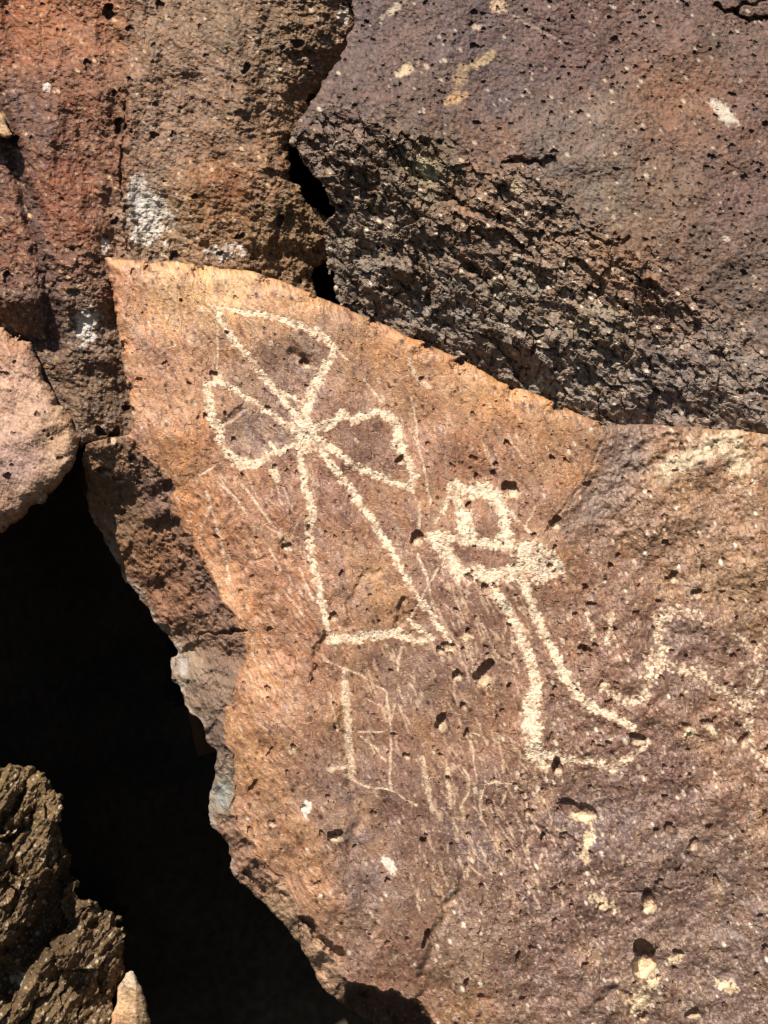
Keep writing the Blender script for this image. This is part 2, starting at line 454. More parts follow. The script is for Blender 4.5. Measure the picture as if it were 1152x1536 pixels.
def make_main():
    g = Grid(90, 360, 1320, 1690, STEP)
    X, Y = g.X, g.Y
    ew = 2.2 + 3.0 * smooth(620, 720, Y) * smooth(420, 380, X)
    wx = X + ew * fbm(X, Y, 60, 3, 11) + 1.6 * fbm(X, Y, 13, 3, 14); wy = Y + ew * fbm(X, Y, 60, 3, 12) + 1.6 * fbm(X, Y, 13, 3, 15)
    S = g.sdf(MAIN_OUT, wx, wy)
    for (bx_, by_, br_) in [(300,396,7),(470,442,6),(690,541,8),(772,579,6),(838,606,9),(225,391,5),(560,480,5),(180,520,6),(190,585,5),(640,517,5),(905,634,6),(400,412,5)]:
        S = np.maximum(S, (br_ - np.hypot(wx - bx_, wy - by_) + 3 * fbm(X, Y, 6, 2, 17)) * 0.8)      # chipped arris
    # side below / left of the ridge
    sidepoly = RIDGE + [(700,1750),(400,1750),(60,1300),(0,520),(186,628)]
    rw_x = X + 7 * fbm(X, Y, 30, 3, 21); rw_y = Y + 7 * fbm(X, Y, 30, 3, 22)
    rd = g.sdf(sidepoly, rw_x, rw_y)                 # negative on the side
    sd_ = np.clip(-rd, 0, None)
    low = smooth(960, 1100, Y)
    cave = smooth(515, 535, X) * smooth(1440, 1475, Y)
    slope = 1.15 * (1 - low) + 1.0 * low + cave * 3.0
    # front shape
    H = -30 + 10 * np.sin((X - 300) / 420) + 0.035 * (Y - 900)
    H -= 26 * smooth(120, 0, np.clip(rd, 0, None)) ** 1.6 * smooth(600, 800, Y)      # shoulder rolling to the left edge
    H += 10 * fbm(X, Y, 190, 3, 31) + 3.0 * fbm(X, Y, 60, 3, 32, GRAIN, 1.8)
    right = smooth(760, 1000, X + 0.25 * (Y - 800))
    # broken right hand area, one step lower than the panel
    crack = [(915,636),(905,665),(885,700),(870,735),(838,768),(815,800)]
    cd = g.ldist(crack, rw_x, rw_y)
    cr_side = g.sdf([(915,600)] + crack + [(1000,900),(1400,900),(1400,600)], rw_x, rw_y)
    H -= 5 * smooth(3, -22, cr_side + 5 * fbm(X, Y, 22, 3, 430)) * smooth(140, 20, cd)
    H -= 2.5 * smooth(5, 0, cd + 2 * fbm(X, Y, 14, 2, 431)) * smooth(-0.2, 0.3, fbm(X, Y, 40, 2, 432))
    H += right * (5 * fbm(X, Y, 48, 4, 35) + 0.02 * (X - 900))
    rough_strip = smooth(80, 0, np.abs(cr_side + 60)) * smooth(900, 700, Y)
    H += rough_strip * 5 * fbm(X, Y, 22, 3, 36)
    # fine relief, drawn out along the grain
    gst = fbm(X, Y, 7, 3, 41, GRAIN, 3.2)
    calm = 0.45 + 0.55 * smooth(-120, 160, 0.75 * X - Y + 0 * X + 300 * smooth(700, 1000, Y))
    calm = 0.48 + 0.2 * smooth(640, 940, X + 0.3 * (Y - 900))
    H += calm * (1.1 * gst + 0.6 * fbm(X, Y, 14, 3, 43) + 0.5 * fbm(X, Y, 4.5, 2, 44))
    H += calm * flakes(X, Y, 10, 47, GRAIN, 2.0, 1.0, 1.5)
    H += 0.35 * right * fbm(X, Y, 6, 3, 45)
    H += 1.2 * ridged(X, Y, 26, 3, 46, GRAIN, 4.5) * smooth(900, 1150, Y + 0.2 * X)
    # facets, cracks and grooves
    for pts, wd, dp in [
        ([(702,1305),(680,1345),(655,1400),(640,1445),(630,1500),(645,1536)], 12, 5),
        ([(727,1340),(722,1400),(728,1450)], 3, 3),
        ([(512,1075),(540,1230),(520,1280),(545,1340),(560,1420)], 16, 5),
        ([(522,940),(524,905),(532,880),(550,862),(572,858)], 8, 3), ([(605,900),(604,925),(595,935)], 8, 7),
        ([(405,830),(380,845),(362,860)], 5, 2), ([(420,815),(425,840)], 10, 5),
        ([(478,985),(488,955),(484,968)], 9, 8), ([(470,1000),(462,1020)], 5, 4),
        ([(800,1240),(870,1270),(890,1330),(920,1370)], 9, 4),
        ([(900,1500),(930,1480),(960,1530)], 10, 7), ([(935,1340),(1000,1335),(1040,1325)], 4, 4),
        ([(455,1378),(480,1408),(512,1432)], 9, 22), ([(368,1310),(395,1340)], 8, 16),
        ([(300,955),(345,945),(368,950)], 5, 10), ([(440,530),(462,545)], 14, 7), ([(340,630),(365,610)], 7, 3)]:
        d = g.ldist(pts, rw_x, rw_y)
        H -= dp * smooth(wd, 0, d)
    # basin around the bright lower pits
    for (x, y, rr, dp) in [(380,640,42,5),(452,540,38,5),(700,860,30,2),(560,895,40,-5),(1010,950,40,4),(540,1270,40,4),(930,1420,90,5)]:
        H -= dp * np.exp(-(((X - x) ** 2 + (Y - y) ** 2) / rr ** 2))
    # side
    side_rel = 9 * fbm(X, Y, 50, 4, 51, R(65), 1.6) + 4 * ridged(X, Y, 18, 3, 52, R(62), 2.2) + 1.6 * fbm(X, Y, 6, 3, 53)
    on_side = smooth(0, -7, rd)
    slope = slope * (0.45 + 0.55 * smooth(650, 800, Y))
    H -= slope * sd_ * (1 + 0.12 * fbm(X, Y, 70, 2, 54)) - on_side * side_rel * (1 - 0.3 * low)
    H -= 14 * smooth(16, 0, -rd) * on_side * low * fbm(X, Y, 30, 2, 55)
    er = 14 + 10 * smooth(700, 400, Y)
    er = er * (1 + 0.4 * fbm(X, Y, 40, 2, 16))
    H -= edge_round(S, er) * (0.8 - 0.4 * smooth(-2, -20, rd))
    H -= 30 * smooth(400, 430, Y) * 0
    # pits
    wall = np.zeros(X.shape, F)
    big = [(966,1440,20,27,0.1,27),(868,1216,25,15,0.35,12),(726,1010,14,19,0.35,15),(662,1082,8,15,0.2,14),(686,1012,7,9,0.3,9),(502,1254,16,8,-0.5,13),
           (766,733,14,11,0.2,13),(833,784,9,10,0.2,9),(625,806,9,12,0.1,10),(600,690,7,7,0,8),(836,1150,8,14,0.1,13),(955,1108,13,9,-0.3,10),(972,1352,12,16,0.1,12),
           (712,820,3,3,0,3),(458,545,9,7,0.4,8),(321,562,6,7,0.3,6),(402,612,5,4,0,4),(412,700,4,4,0,4),(1018,1430,8,7,0,7),(983,1425,5,5,0,4),
           (1062,1085,10,7,0.2,7),(1115,1110,7,11,0.3,7),(1030,1090,8,6,0,5),(1074,1320,5,8,0,7),(1040,1265,7,10,0.4,7),(700,1100,4,8,0.1,6),(694,1058,4,6,0,5),
           (610,1134,6,5,0,5),(500,925,7,7,0,6),(430,820,8,6,0,6),(672,970,11,7,0,5),(660,975,6,6,0,5),(1010,865,7,9,0.4,7),(1055,855,5,8,0.5,6),(1045,890,8,8,0,7),
           (1100,985,5,6,0,5),(1030,985,4,4,0,4),(900,1120,4,4,0,4),(1040,1520,12,8,0,9),(965,1525,9,7,0,8),(635,1260,5,5,0,5),(1130,880,5,4,0,4),
           (640,1408,5,16,0.35,10),(700,1474,4,9,0,6),(777,1437,4,9,0.1,6),(843,1327,4,5,0,4),(380,1180,5,10,0.5,6),(405,1130,4,9,0.4,4),(440,1120,4,5,0,4),
           (408,1235,7,5,-0.3,4),(375,1245,5,5,0,4),(150,650,9,6,0,14),(168,655,7,10,0.2,16),(195,615,9,6,-0.3,12),(187,570,6,4,0,6),(158,707,10,7,0.3,14),(200,690,8,6,0.4,12),
           (178,720,9,4,0.5,9),(185,768,5,6,0,6),(230,856,5,5,0,5)]
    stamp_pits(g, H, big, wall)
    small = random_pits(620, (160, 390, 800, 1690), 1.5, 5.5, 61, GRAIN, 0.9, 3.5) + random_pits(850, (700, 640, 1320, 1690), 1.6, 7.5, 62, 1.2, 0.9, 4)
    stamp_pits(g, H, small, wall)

    # stains
    C = colour_field(g, rw_x, rw_y, [
        (190,430,(196,138,104)),(260,430,(214,165,115)),(330,440,(212,164,112)),(420,450,(200,146,102)),(600,530,(200,143,98)),(740,600,(198,143,97)),(850,650,(202,148,98)),(860,700,(190,136,92)),
        (230,560,(190,134,102)),(215,630,(190,138,112)),(280,650,(206,142,92)),(300,760,(205,140,98)),(330,850,(204,144,106)),(400,740,(178,122,88)),(560,760,(160,112,86)),(500,760,(158,110,88)),
        (380,640,(142,116,104)),(452,535,(146,114,98)),(540,580,(165,120,92)),(560,670,(158,112,86)),(680,640,(180,126,90)),(700,690,(176,122,88)),
        (430,900,(194,134,92)),(410,1000,(188,128,86)),(400,1100,(198,138,92)),(420,1250,(190,136,94)),(540,890,(160,116,92)),(572,880,(188,136,86)),(660,870,(146,104,84)),(720,920,(148,104,84)),
        (620,1020,(146,112,94)),(560,1080,(166,116,84)),(500,1060,(176,122,82)),(520,1250,(134,110,106)),(520,1190,(140,108,96)),(700,1000,(146,110,94)),(760,1080,(160,114,84)),
        (860,820,(166,118,84)),(900,850,(150,112,90)),(940,690,(132,108,98)),(900,740,(130,106,98)),(1000,720,(176,136,102)),(1100,690,(174,138,106)),(1100,800,(174,136,104)),(1000,900,(156,118,94)),(1090,870,(178,142,106)),(1020,950,(126,102,98)),
        (1100,1000,(150,116,98)),(900,980,(152,112,92)),(860,1080,(144,110,96)),(1000,1150,(140,108,102)),(1100,1150,(158,120,98)),(900,1230,(128,106,104)),(1050,1300,(140,114,102)),(1100,1450,(142,118,108)),
        (700,1250,(122,96,92)),(600,1230,(136,98,82)),(820,1300,(138,106,94)),(780,1450,(140,108,94)),(900,1480,(140,112,98)),(850,1400,(136,104,96)),
        (480,1350,(192,136,94)),(560,1410,(164,128,112)),(540,1330,(138,114,108)),(640,1300,(142,106,84)),(690,1430,(158,128,106)),(690,1520,(178,134,96)),(600,1460,(162,116,90)),(470,1280,(186,132,92))])
    # warm / purple mottling of the desert varnish
    mot = fbm(X, Y, 46, 4, 71, GRAIN, 2.0)
    C = C * (1 + 0.16 * mot)[..., None] * np.array([1.0, 1.0, 1.0], F)
    mot2 = fbm(X, Y, 20, 3, 72, GRAIN, 2.5)
    C[..., 0] *= 1 + 0.10 * mot2; C[..., 2] *= 1 - 0.14 * mot2
    C = mixc(C, 0.5 * smooth(0.25, 0.7, fbm(X, Y, 10, 3, 73, GRAIN, 3.0)), (112, 80, 68))
    C = mixc(C, 0.45 * smooth(0.3, 0.7, fbm(X, Y, 5, 3, 74, GRAIN, 2.2)), (96, 68, 60))
    # pale mineral grains
    gr = fbm(X, Y, 4.2, 2, 75, GRAIN, 1.8)
    dens = 0.70 - 0.16 * smooth(620, 950, X + 0.35 * (Y - 900)) - 0.05 * smooth(900, 1200, Y) + 0.15 * fbm(X, Y, 60, 2, 76)
    C = mixc(C, 0.8 * smooth(dens, dens + 0.22, gr), (226, 200, 168))
    # long pale scratches and streaks over the middle
    stk = ridged(X, Y, 11, 2, 77, R(68), 7.0) + 0.5 * fbm(X, Y, 16, 2, 78)
    zone = np.exp(-(((X - 700) / 110) ** 2 + ((Y - 930) / 110) ** 2)) + 0.7 * np.exp(-(((X - 740) / 180) ** 2 + ((Y - 1240) / 150) ** 2)) + 0.5 * np.exp(-(((X - 600) / 150) ** 2 + ((Y - 1130) / 120) ** 2))
    C = mixc(C, 0.75 * zone * smooth(1.05, 1.5, stk), (214, 176, 140))
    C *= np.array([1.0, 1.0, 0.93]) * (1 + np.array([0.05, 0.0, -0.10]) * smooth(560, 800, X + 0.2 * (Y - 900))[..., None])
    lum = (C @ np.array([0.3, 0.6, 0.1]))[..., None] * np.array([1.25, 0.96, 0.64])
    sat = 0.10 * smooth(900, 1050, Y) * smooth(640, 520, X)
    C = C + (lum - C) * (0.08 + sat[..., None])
    flow = ridged(X + 9 * fbm(X, Y, 40, 3, 410), Y, 9, 3, 411, R(69), 4.0)
    lefts = smooth(700, 420, X)
    C = mixc(C, (0.16 + 0.26 * lefts) * smooth(1.0, 0.2, flow), (128, 80, 58))
    C = mixc(C, (0.10 + 0.20 * lefts) * smooth(1.15, 1.6, flow), (230, 182, 136))
    H += 0.7 * (flow - 1) * (0.3 + 0.5 * lefts)
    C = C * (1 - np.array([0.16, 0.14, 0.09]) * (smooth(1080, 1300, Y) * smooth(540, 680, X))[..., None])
    gold = np.maximum(smooth(70, 10, rd) * smooth(1350, 1150, Y), smooth(130, 20, -S) * smooth(900, 780, X) * smooth(800, 600, Y))
    C = C * (1 + gold[..., None] * np.array([0.10, 0.08, -0.04]))
    skin = fbm(X, Y, 75, 5, 415, GRAIN, 1.7, 0.62) + 0.35 * smooth(420, 800, X + 0.3 * (Y - 900)) - 0.30 * gold
    C = mixc(C, 0.24 * smooth(0.22, 0.27, skin), (124, 92, 78))
    C = mixc(C, 0.22 * smooth(-0.30, -0.36, skin), (214, 166, 118))
    H += 0.6 * smooth(0.22, 0.27, skin)
    rs = smooth(600, 950, X + 0.35 * (Y - 900))
    C = speckle(C, X, Y, 11, 401, (98, 54, 32), 0.75, 0.4, 0.30, GRAIN, 1.5)
    C = speckle(C, X, Y, 22, 402, (70, 36, 24), 0.85, 0.5, 0.18, GRAIN, 1.4)
    C = speckle(C, X, Y, 8, 403, (88, 66, 60), 0.45, 0.45, 0.42, GRAIN, 1.6, 0.35 + 0.65 * rs)
    C = speckle(C, X, Y, 8.5, 404, (208, 178, 150), 0.5, 0.4, 0.40, GRAIN, 1.7, (0.3 + 0.7 * rs) * smooth(-0.5, 0.4, fbm(X, Y, 40, 2, 407)))
    C = speckle(C, X, Y, 15, 405, (244, 226, 198), 0.9, 0.35, 0.26, GRAIN, 1.8, (0.45 + 0.55 * rs) * smooth(-0.5, 0.3, fbm(X, Y, 50, 2, 406)))
    hr = np.random.default_rng(77); hatch = []
    for (x0, y0, x1, y1, n_) in ((650,850,790,1010,90), (620,1090,840,1340,110), (300,690,470,920,36), (540,960,720,1120,34), (600,560,800,700,14), (840,1250,960,1420,14)):
        for _ in range(n_):
            x = x0 + (x1 - x0) * hr.random(); y = y0 + (y1 - y0) * hr.random()
            a_ = R(67) + hr.normal(0, 0.22); l_ = 10 + 36 * hr.random() ** 2; b_ = a_ + hr.normal(0, 0.12)
            xm = x + math.cos(a_) * l_ / 2; ym = y + math.sin(a_) * l_ / 2
            hatch.append(([(x, y), (xm, ym), (xm + math.cos(b_) * l_ / 2, ym + math.sin(b_) * l_ / 2)], 2.2 + 1.6 * hr.random()))
    hd = strokes(g, X + 1.5 * fbm(X, Y, 14, 2, 420), Y + 1.5 * fbm(X, Y, 14, 2, 421), hatch) + 0.8 * fbm(X, Y, 7, 2, 422)
    C = mixc(C, 0.56 * smooth(1.3, 0.5, hd), (228, 192, 156))
    # the side: unvarnished dull brown, pale along its lower lip
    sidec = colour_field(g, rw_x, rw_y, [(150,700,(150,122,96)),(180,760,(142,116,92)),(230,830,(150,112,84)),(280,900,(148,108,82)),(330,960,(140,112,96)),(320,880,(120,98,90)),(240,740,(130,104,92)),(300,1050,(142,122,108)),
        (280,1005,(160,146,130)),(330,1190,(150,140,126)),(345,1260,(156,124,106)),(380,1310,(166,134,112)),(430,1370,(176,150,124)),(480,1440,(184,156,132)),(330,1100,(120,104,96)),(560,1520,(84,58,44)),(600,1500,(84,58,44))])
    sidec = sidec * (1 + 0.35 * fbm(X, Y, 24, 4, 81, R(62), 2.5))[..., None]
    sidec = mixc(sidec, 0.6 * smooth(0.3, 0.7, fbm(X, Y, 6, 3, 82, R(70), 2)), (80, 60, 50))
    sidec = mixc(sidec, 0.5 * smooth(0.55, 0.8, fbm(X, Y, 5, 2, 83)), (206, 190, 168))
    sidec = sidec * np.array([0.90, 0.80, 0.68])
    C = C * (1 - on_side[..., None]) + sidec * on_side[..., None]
    lip = smooth(-9, -2, S + 3 * fbm(X, Y, 12, 2, 84)) * on_side * smooth(760, 800, Y) * smooth(1400, 1250, Y)
    C = mixc(C, 0.6 * lip * smooth(-0.3, 0.3, fbm(X, Y, 30, 2, 433)), (190, 176, 158))
    C = mixc(C, 0.7 * smooth(19, 6, np.hypot(X - 334, (Y - 1192) * 0.6) + 5 * fbm(X, Y, 14, 2, 434)) , (150, 156, 148))
    C = mixc(C, 0.6 * smooth(14, 4, np.hypot(X - 274, (Y - 1002) * 0.75) + 5 * fbm(X, Y, 12, 2, 435)), (206, 200, 190))
    # grey band inside the broken step
    band = smooth(60, 10, np.abs(cr_side + 36) + 6 * fbm(X, Y, 20, 2, 85)) * smooth(120, 30, cd)
    C = mixc(C, 0.5 * band, (132, 110, 96))
    # lichen along the right shoulder
    lich = line_dist(X, Y, [(1000,705),(1050,680),(1100,655),(1110,700)])
    C = mixc(C, 0.9 * smooth(20, 4, lich + 12 * fbm(X, Y, 10, 3, 86)), (212, 190, 154))
    # pits are lined with dark brown
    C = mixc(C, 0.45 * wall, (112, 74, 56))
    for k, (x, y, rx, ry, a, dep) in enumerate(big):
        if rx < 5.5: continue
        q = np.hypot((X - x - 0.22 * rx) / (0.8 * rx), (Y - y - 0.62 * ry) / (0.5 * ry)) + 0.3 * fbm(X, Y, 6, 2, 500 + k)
        C = mixc(C, 0.7 * smooth(1.1, 0.8, q), (232, 204, 166))  # sunlight on the lower pit floor, painted as a pale crescent
    # pale chips and mineral runs, plus sunlit pit floors put in as pale colour
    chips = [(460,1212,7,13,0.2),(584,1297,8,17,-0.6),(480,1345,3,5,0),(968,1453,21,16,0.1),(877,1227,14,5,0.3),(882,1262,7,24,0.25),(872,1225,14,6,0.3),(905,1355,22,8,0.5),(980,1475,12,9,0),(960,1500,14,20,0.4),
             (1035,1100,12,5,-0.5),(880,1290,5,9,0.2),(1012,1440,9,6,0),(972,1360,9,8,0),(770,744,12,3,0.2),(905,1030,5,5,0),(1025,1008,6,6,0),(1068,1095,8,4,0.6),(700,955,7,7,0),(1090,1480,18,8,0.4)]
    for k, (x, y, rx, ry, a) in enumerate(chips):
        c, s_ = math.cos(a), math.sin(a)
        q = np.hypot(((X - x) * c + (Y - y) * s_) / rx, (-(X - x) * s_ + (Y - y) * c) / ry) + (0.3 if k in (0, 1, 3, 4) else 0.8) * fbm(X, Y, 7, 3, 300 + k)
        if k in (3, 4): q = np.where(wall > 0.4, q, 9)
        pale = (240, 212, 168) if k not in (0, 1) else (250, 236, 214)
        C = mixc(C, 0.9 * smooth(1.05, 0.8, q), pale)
    # engravings: pecked through the varnish into pale stone
    pk = fbm(X, Y, 5.5, 3, 91); pk2 = fbm(X, Y, 15, 2, 92)
    gw_x = X + 3.0 * fbm(X, Y, 16, 2, 93) + 1.5 * fbm(X, Y, 5, 2, 95); gw_y = Y + 3.0 * fbm(X, Y, 16, 2, 94) + 1.5 * fbm(X, Y, 5, 2, 96)
    c1, c2, cv, ox, oy = cells(X, Y, 6.5, 97)
    PX = X - ox * 6.5; PY = Y - oy * 6.5                        # the nearest hammer blow
    def pecked(sets, spread, line=0.72, hit=0.58):
        D = strokes(g, gw_x, gw_y, sets)
        Dc = bilin(strokes(g, X, Y, sets), (PX - g.x0) / g.step, (PY - g.y0) / g.step)
        blow = np.where(Dc < 0.95 + spread * (cv - 0.3), 1.0 + (c1 - hit) * 1.6 + 0.7 * pk, 9)
        return np.minimum(blow, 1 + (D - line) * 1.2 + 0.6 * pk + 0.75 * pk2)
    fl = pecked(FLOWER, 0.5)
    cr = pecked(CREATURE, 0.5, 0.8) + 0.3 * smooth(1090, 1150, Y) * smooth(820, 860, X)
    zz = pecked([ZIGZAG[0], ZIGZAG[3], ZIGZAG[4]], 1.2, 0.12, 0.40)
    zr = pecked([ZIGZAG[1], ZIGZAG[2]], 1.2, 0.12, 0.40)
    sx = X + 1.8 * fbm(X, Y, 20, 2, 97); sy = Y + 1.8 * fbm(X, Y, 20, 2, 98)
    le = strokes(g, sx, sy, LETTERS) + 0.6 * pk + 0.5 * pk2
    scr_all = [strokes(g, sx, sy, [q_]) + 0.6 * pk + 0.6 * pk2 for q_ in SCRATCHES]
    scr = np.minimum.reduce(scr_all)
    m = []
    notwall = wall < 0.5
    for f in [fl, cr, zz, zr, le] + scr_all: m.append((f < 1.0) & notwall)
    strength = (0.96, 0.98, 0.86, 0.8, 0.6, 0.55)
    halo = (0.42, 0.42, 0.2, 0.2, 0.25, 0.2)
    cream = pigment((252, 226, 191))
    for f, st, ha in zip((fl, cr, zz, zr, le, scr), strength, halo):
        a = smooth(1.2, 0.75, f) * st * notwall * (1 - 0.45 * smooth(0.0, 0.6, pk2))
        C = mixc(C, ha * smooth(2.0, 1.0, f) * notwall, (208, 160, 122))
        tone = cream[None, None, :] * (1 + 0.22 * fbm(X, Y, 4.5, 3, 99))[..., None] * (1 - 0.35 * smooth(0.15, 0.6, fbm(X, Y, 9, 3, 100, GRAIN, 1.6)))[..., None]
        C = C * (1 - a[..., None]) + tone * a[..., None]
        H -= a * (0.9 + 0.9 * pk)
    C = np.clip(C, 0.008, 0.8).astype(F)
    side_mask = (rd < 0)
    names = ['engraved_flower', 'engraved_creature', 'engraved_zigzag', 'engraved_zigzag', 'scratched_letters'] + ['scratch_mark'] * len(SCRATCHES) + ['broken_side']
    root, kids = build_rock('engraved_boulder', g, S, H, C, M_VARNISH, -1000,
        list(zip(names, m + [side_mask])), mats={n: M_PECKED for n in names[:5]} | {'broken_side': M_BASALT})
    tag(root, 'large orange brown boulder carved with pale petroglyph figures, in the middle', 'boulder')
    lab = {'engraved_flower': 'cream pecked flower of petals over a tall triangle', 'engraved_creature': 'cream pecked figure with a square head and long open neck',
           'engraved_zigzag': 'faint speckled zigzag line', 'scratched_letters': 'thin scratched letters', 'broken_side': 'dull dark brown broken side'}
    for o in kids:
        b = o.name.split('.')[0]
        if b in lab: o['label'] = lab[b]
make_main()

# ------------------------------------------------------------------ red and grey brown boulder, upper left
def make_upper_left():
    g = Grid(-330, -270, 570, 730, STEP)
    X, Y = g.X, g.Y
    wx = X + 7 * fbm(X, Y, 30, 4, 111); wy = Y + 7 * fbm(X, Y, 30, 4, 112)
    out = [(-325,-265),(556,-265),(545,0),(540,40),(530,75),(512,115),(490,150),(466,190),(442,214),(434,245),(442,275),(460,302),(484,322),(512,340),(514,370),(500,392),(476,402),(466,420),(474,446),(440,480),
           (260,570),(235,680),(190,672),(150,668),(124,676),(60,690),(-325,700)]
    S = g.sdf(out, wx, wy)
    H = -62 + 0.03 * (Y - 200) + 12 * fbm(X, Y, 170, 3, 113)
    fold = g.sdf([(186,-300),(184,80),(190,180),(183,260),(192,380),(160,420),(150,560),(140,720),(-400,720),(-400,-300)], wx, wy)
    H -= 24 * smooth(6, -16, fold) * smooth(460, 360, Y)
    H += 16 * smooth(0, -90, fold) * smooth(0, 80, Y)
    H -= 0.16 * np.clip(Y - 400, 0, None) * smooth(330, 200, X) + 48 * smooth(440, 530, Y) * smooth(120, 50, X)                  # leans back towards its foot
    gd = g.ldist([(-20,120),(8,190),(30,260),(62,370),(78,430),(86,520)], wx, wy)
    H -= 20 * smooth(24, 0, gd)
    H -= 12 * smooth(3, -8, g.sdf([(-20,120),(8,190),(30,260),(62,370),(78,430),(86,520),(-300,520),(-300,100)], wx, wy))
    H -= 0.38 * np.clip(X - 390 - 0.2 * (Y - 200), 0, None) * smooth(0, 200, Y) + 0.05 * np.clip(X - 390, 0, None)
    H -= 14 * smooth(50, 0, g.ldist([(545,-270),(535,30),(500,112),(452,188),(438,212)], wx, wy))                       # rolls away to the right
    H -= 25 * smooth(300, 420, Y) * smooth(330, 420, X)
    H -= 28 * smooth(240, 400, Y) * smooth(120, 190, X)
    roughness = 0.42 + 0.7 * smooth(330, 470, X) + 0.4 * smooth(280, 400, Y)
    H += roughness * (6.0 * fbm(X, Y, 44, 3, 114, R(80), 1.6) + 1.6 * ridged(X, Y, 18, 2, 115) + 1.5 * fbm(X, Y, 7.5, 3, 116)) + 11 * fbm(X, Y, 60, 3, 138, R(84), 3.5)
    H += 1.5 * fbm(X, Y, 5.5, 2, 118) * (0.4 + 0.6 * roughness) + flakes(X, Y, 10, 139, 0.5, 1.3, 0.5, 1.8) * roughness + 3.2 * fbm(X, Y, 22, 3, 119, 0.6, 1.5) * (0.5 + roughness)
    H -= 14 * smooth(7, 0, np.abs(fold + 3 * fbm(X, Y, 14, 2, 134))) * smooth(60, 180, Y) * smooth(400, 370, Y)
    H += 6 * smooth(300, 420, Y) * smooth(340, 430, X) * ridged(X, Y, 30, 3, 117, R(115), 2.5)
    H -= edge_round(S, 26)
    wall = np.zeros(X.shape, F)
    big = [(163,18,9,13,0.2,13),(132,97,6,9,0,9),(181,190,11,12,0,14),(231,203,8,5,0,7),(260,202,5,5,0,5),(230,68,4,4,0,4),(447,66,10,8,-0.5,9),(466,150,6,12,0.2,11),(370,102,5,11,0.6,9),(195,44,7,5,0,6),
           (240,8,6,9,0,8),(12,416,8,9,0.3,10),(262,384,9,7,0,10),(172,140,4,6,0,5),(173,332,7,5,-0.4,6),(420,330,6,10,0.4,10),(330,380,6,4,0,5),(360,355,8,5,-0.5,8),(292,295,5,4,0,5),(165,175,3,4,0,4),
           (24,212,6,8,0.3,9),(265,330,3,3,0,3),(150,648,9,7,0.2,14),(172,652,8,12,0.2,16),(190,612,8,5,-0.3,9),(300,40,4,4,0,4),(195,120,4,5,0,5),(270,162,4,3,0,3)]
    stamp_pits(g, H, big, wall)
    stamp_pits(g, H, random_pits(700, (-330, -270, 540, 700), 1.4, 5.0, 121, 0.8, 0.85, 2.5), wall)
    C = colour_field(g, wx, wy, [
        (60,40,(172,114,76)),(120,20,(166,116,84)),(20,80,(160,106,74)),(100,150,(140,92,66)),(100,270,(146,88,60)),(110,330,(138,84,60)),(30,380,(130,88,70)),(60,430,(108,80,70)),(30,240,(122,90,78)),(60,180,(120,94,86)),(170,260,(130,88,66)),
        (250,60,(150,120,98)),(300,120,(154,124,106)),(250,200,(162,132,114)),(350,200,(152,120,98)),(450,60,(130,104,76)),(420,130,(136,108,82)),(400,250,(152,116,88)),(300,300,(158,116,74)),(330,280,(166,106,66)),(350,60,(136,112,92)),
        (250,320,(166,138,106)),(400,370,(128,100,66)),(440,330,(130,104,72)),(130,560,(124,98,80)),(150,610,(118,96,80)),(130,480,(150,136,124)),(30,150,(112,86,82)),(210,310,(170,160,152)),(100,460,(110,80,66)),(165,450,(132,96,76)),(470,100,(128,104,88)),
        (-100,100,(150,104,76)),(-100,400,(128,90,72))])
    C = C * (1 + 0.22 * fbm(X, Y, 30, 4, 122))[..., None]
    mot2 = fbm(X, Y, 14, 3, 123); C[..., 0] *= 1 + 0.12 * mot2; C[..., 2] *= 1 - 0.16 * mot2
    C = mixc(C, 0.6 * smooth(0.25, 0.65, fbm(X, Y, 6, 3, 124)), (74, 52, 44))
    C = mixc(C, 0.55 * smooth(0.5, 0.75, fbm(X, Y, 5, 2, 125)), (206, 178, 146))
    C = mixc(C, 0.75 * smooth(22, 6, gd + 5 * fbm(X, Y, 14, 2, 133)), (98, 76, 74))
    C = speckle(C, X, Y, 8, 135, (72, 48, 36), 0.6, 0.5, 0.45, 0.8, 1.3)
    C = speckle(C, X, Y, 8.5, 136, (186, 154, 124), 0.55, 0.4, 0.42, 0.8, 1.4)
    C = speckle(C, X, Y, 15, 137, (230, 206, 174), 0.85, 0.16, 0.26, 0.8, 1.5)
    C = C * np.array([0.86, 0.80, 0.67]) * (1 - np.array([0.0, 0.10, 0.16]) * smooth(210, 170, X)[..., None] * smooth(480, 400, Y)[..., None])
    # whitish mineral crusts
    crust = smooth(1.1, 0.55, np.hypot((X - 226) / 34, (Y - 325) / 48) + 0.5 * fbm(X, Y, 16, 4, 126)) + 0.7 * smooth(1, 0.6, np.hypot((X - 206) / 16, (Y - 285) / 26) + 0.4 * fbm(X, Y, 10, 3, 127))
    crust = crust + smooth(1.1, 0.6, np.hypot((X - 130) / 20, (Y - 490) / 30) + 0.5 * fbm(X, Y, 12, 3, 128)) + 0.8 * smooth(1.0, 0.7, np.hypot((X - 158) / 7, (Y - 366) / 18) + 0.3 * fbm(X, Y, 10, 2, 129)) \
        + 0.6 * smooth(1.0, 0.7, np.hypot((X - 338) / 34, (Y - 378) / 14) + 0.6 * fbm(X, Y, 12, 3, 130)) + smooth(1, 0.8, np.hypot((X - 70) / 7, (Y - 131) / 8)) + 0.7 * smooth(1, .7, np.hypot((X - 517) / 12, (Y - 22) / 14) + .4 * fbm(X, Y, 9, 3, 131))
    C = mixc(C, 0.85 * 0.8 * smooth(0.2, 0.9, crust + 0.55 * fbm(X, Y, 6, 3, 132)), (238, 228, 212))
    C = mixc(C, 0.7 * wall, (60, 42, 36))
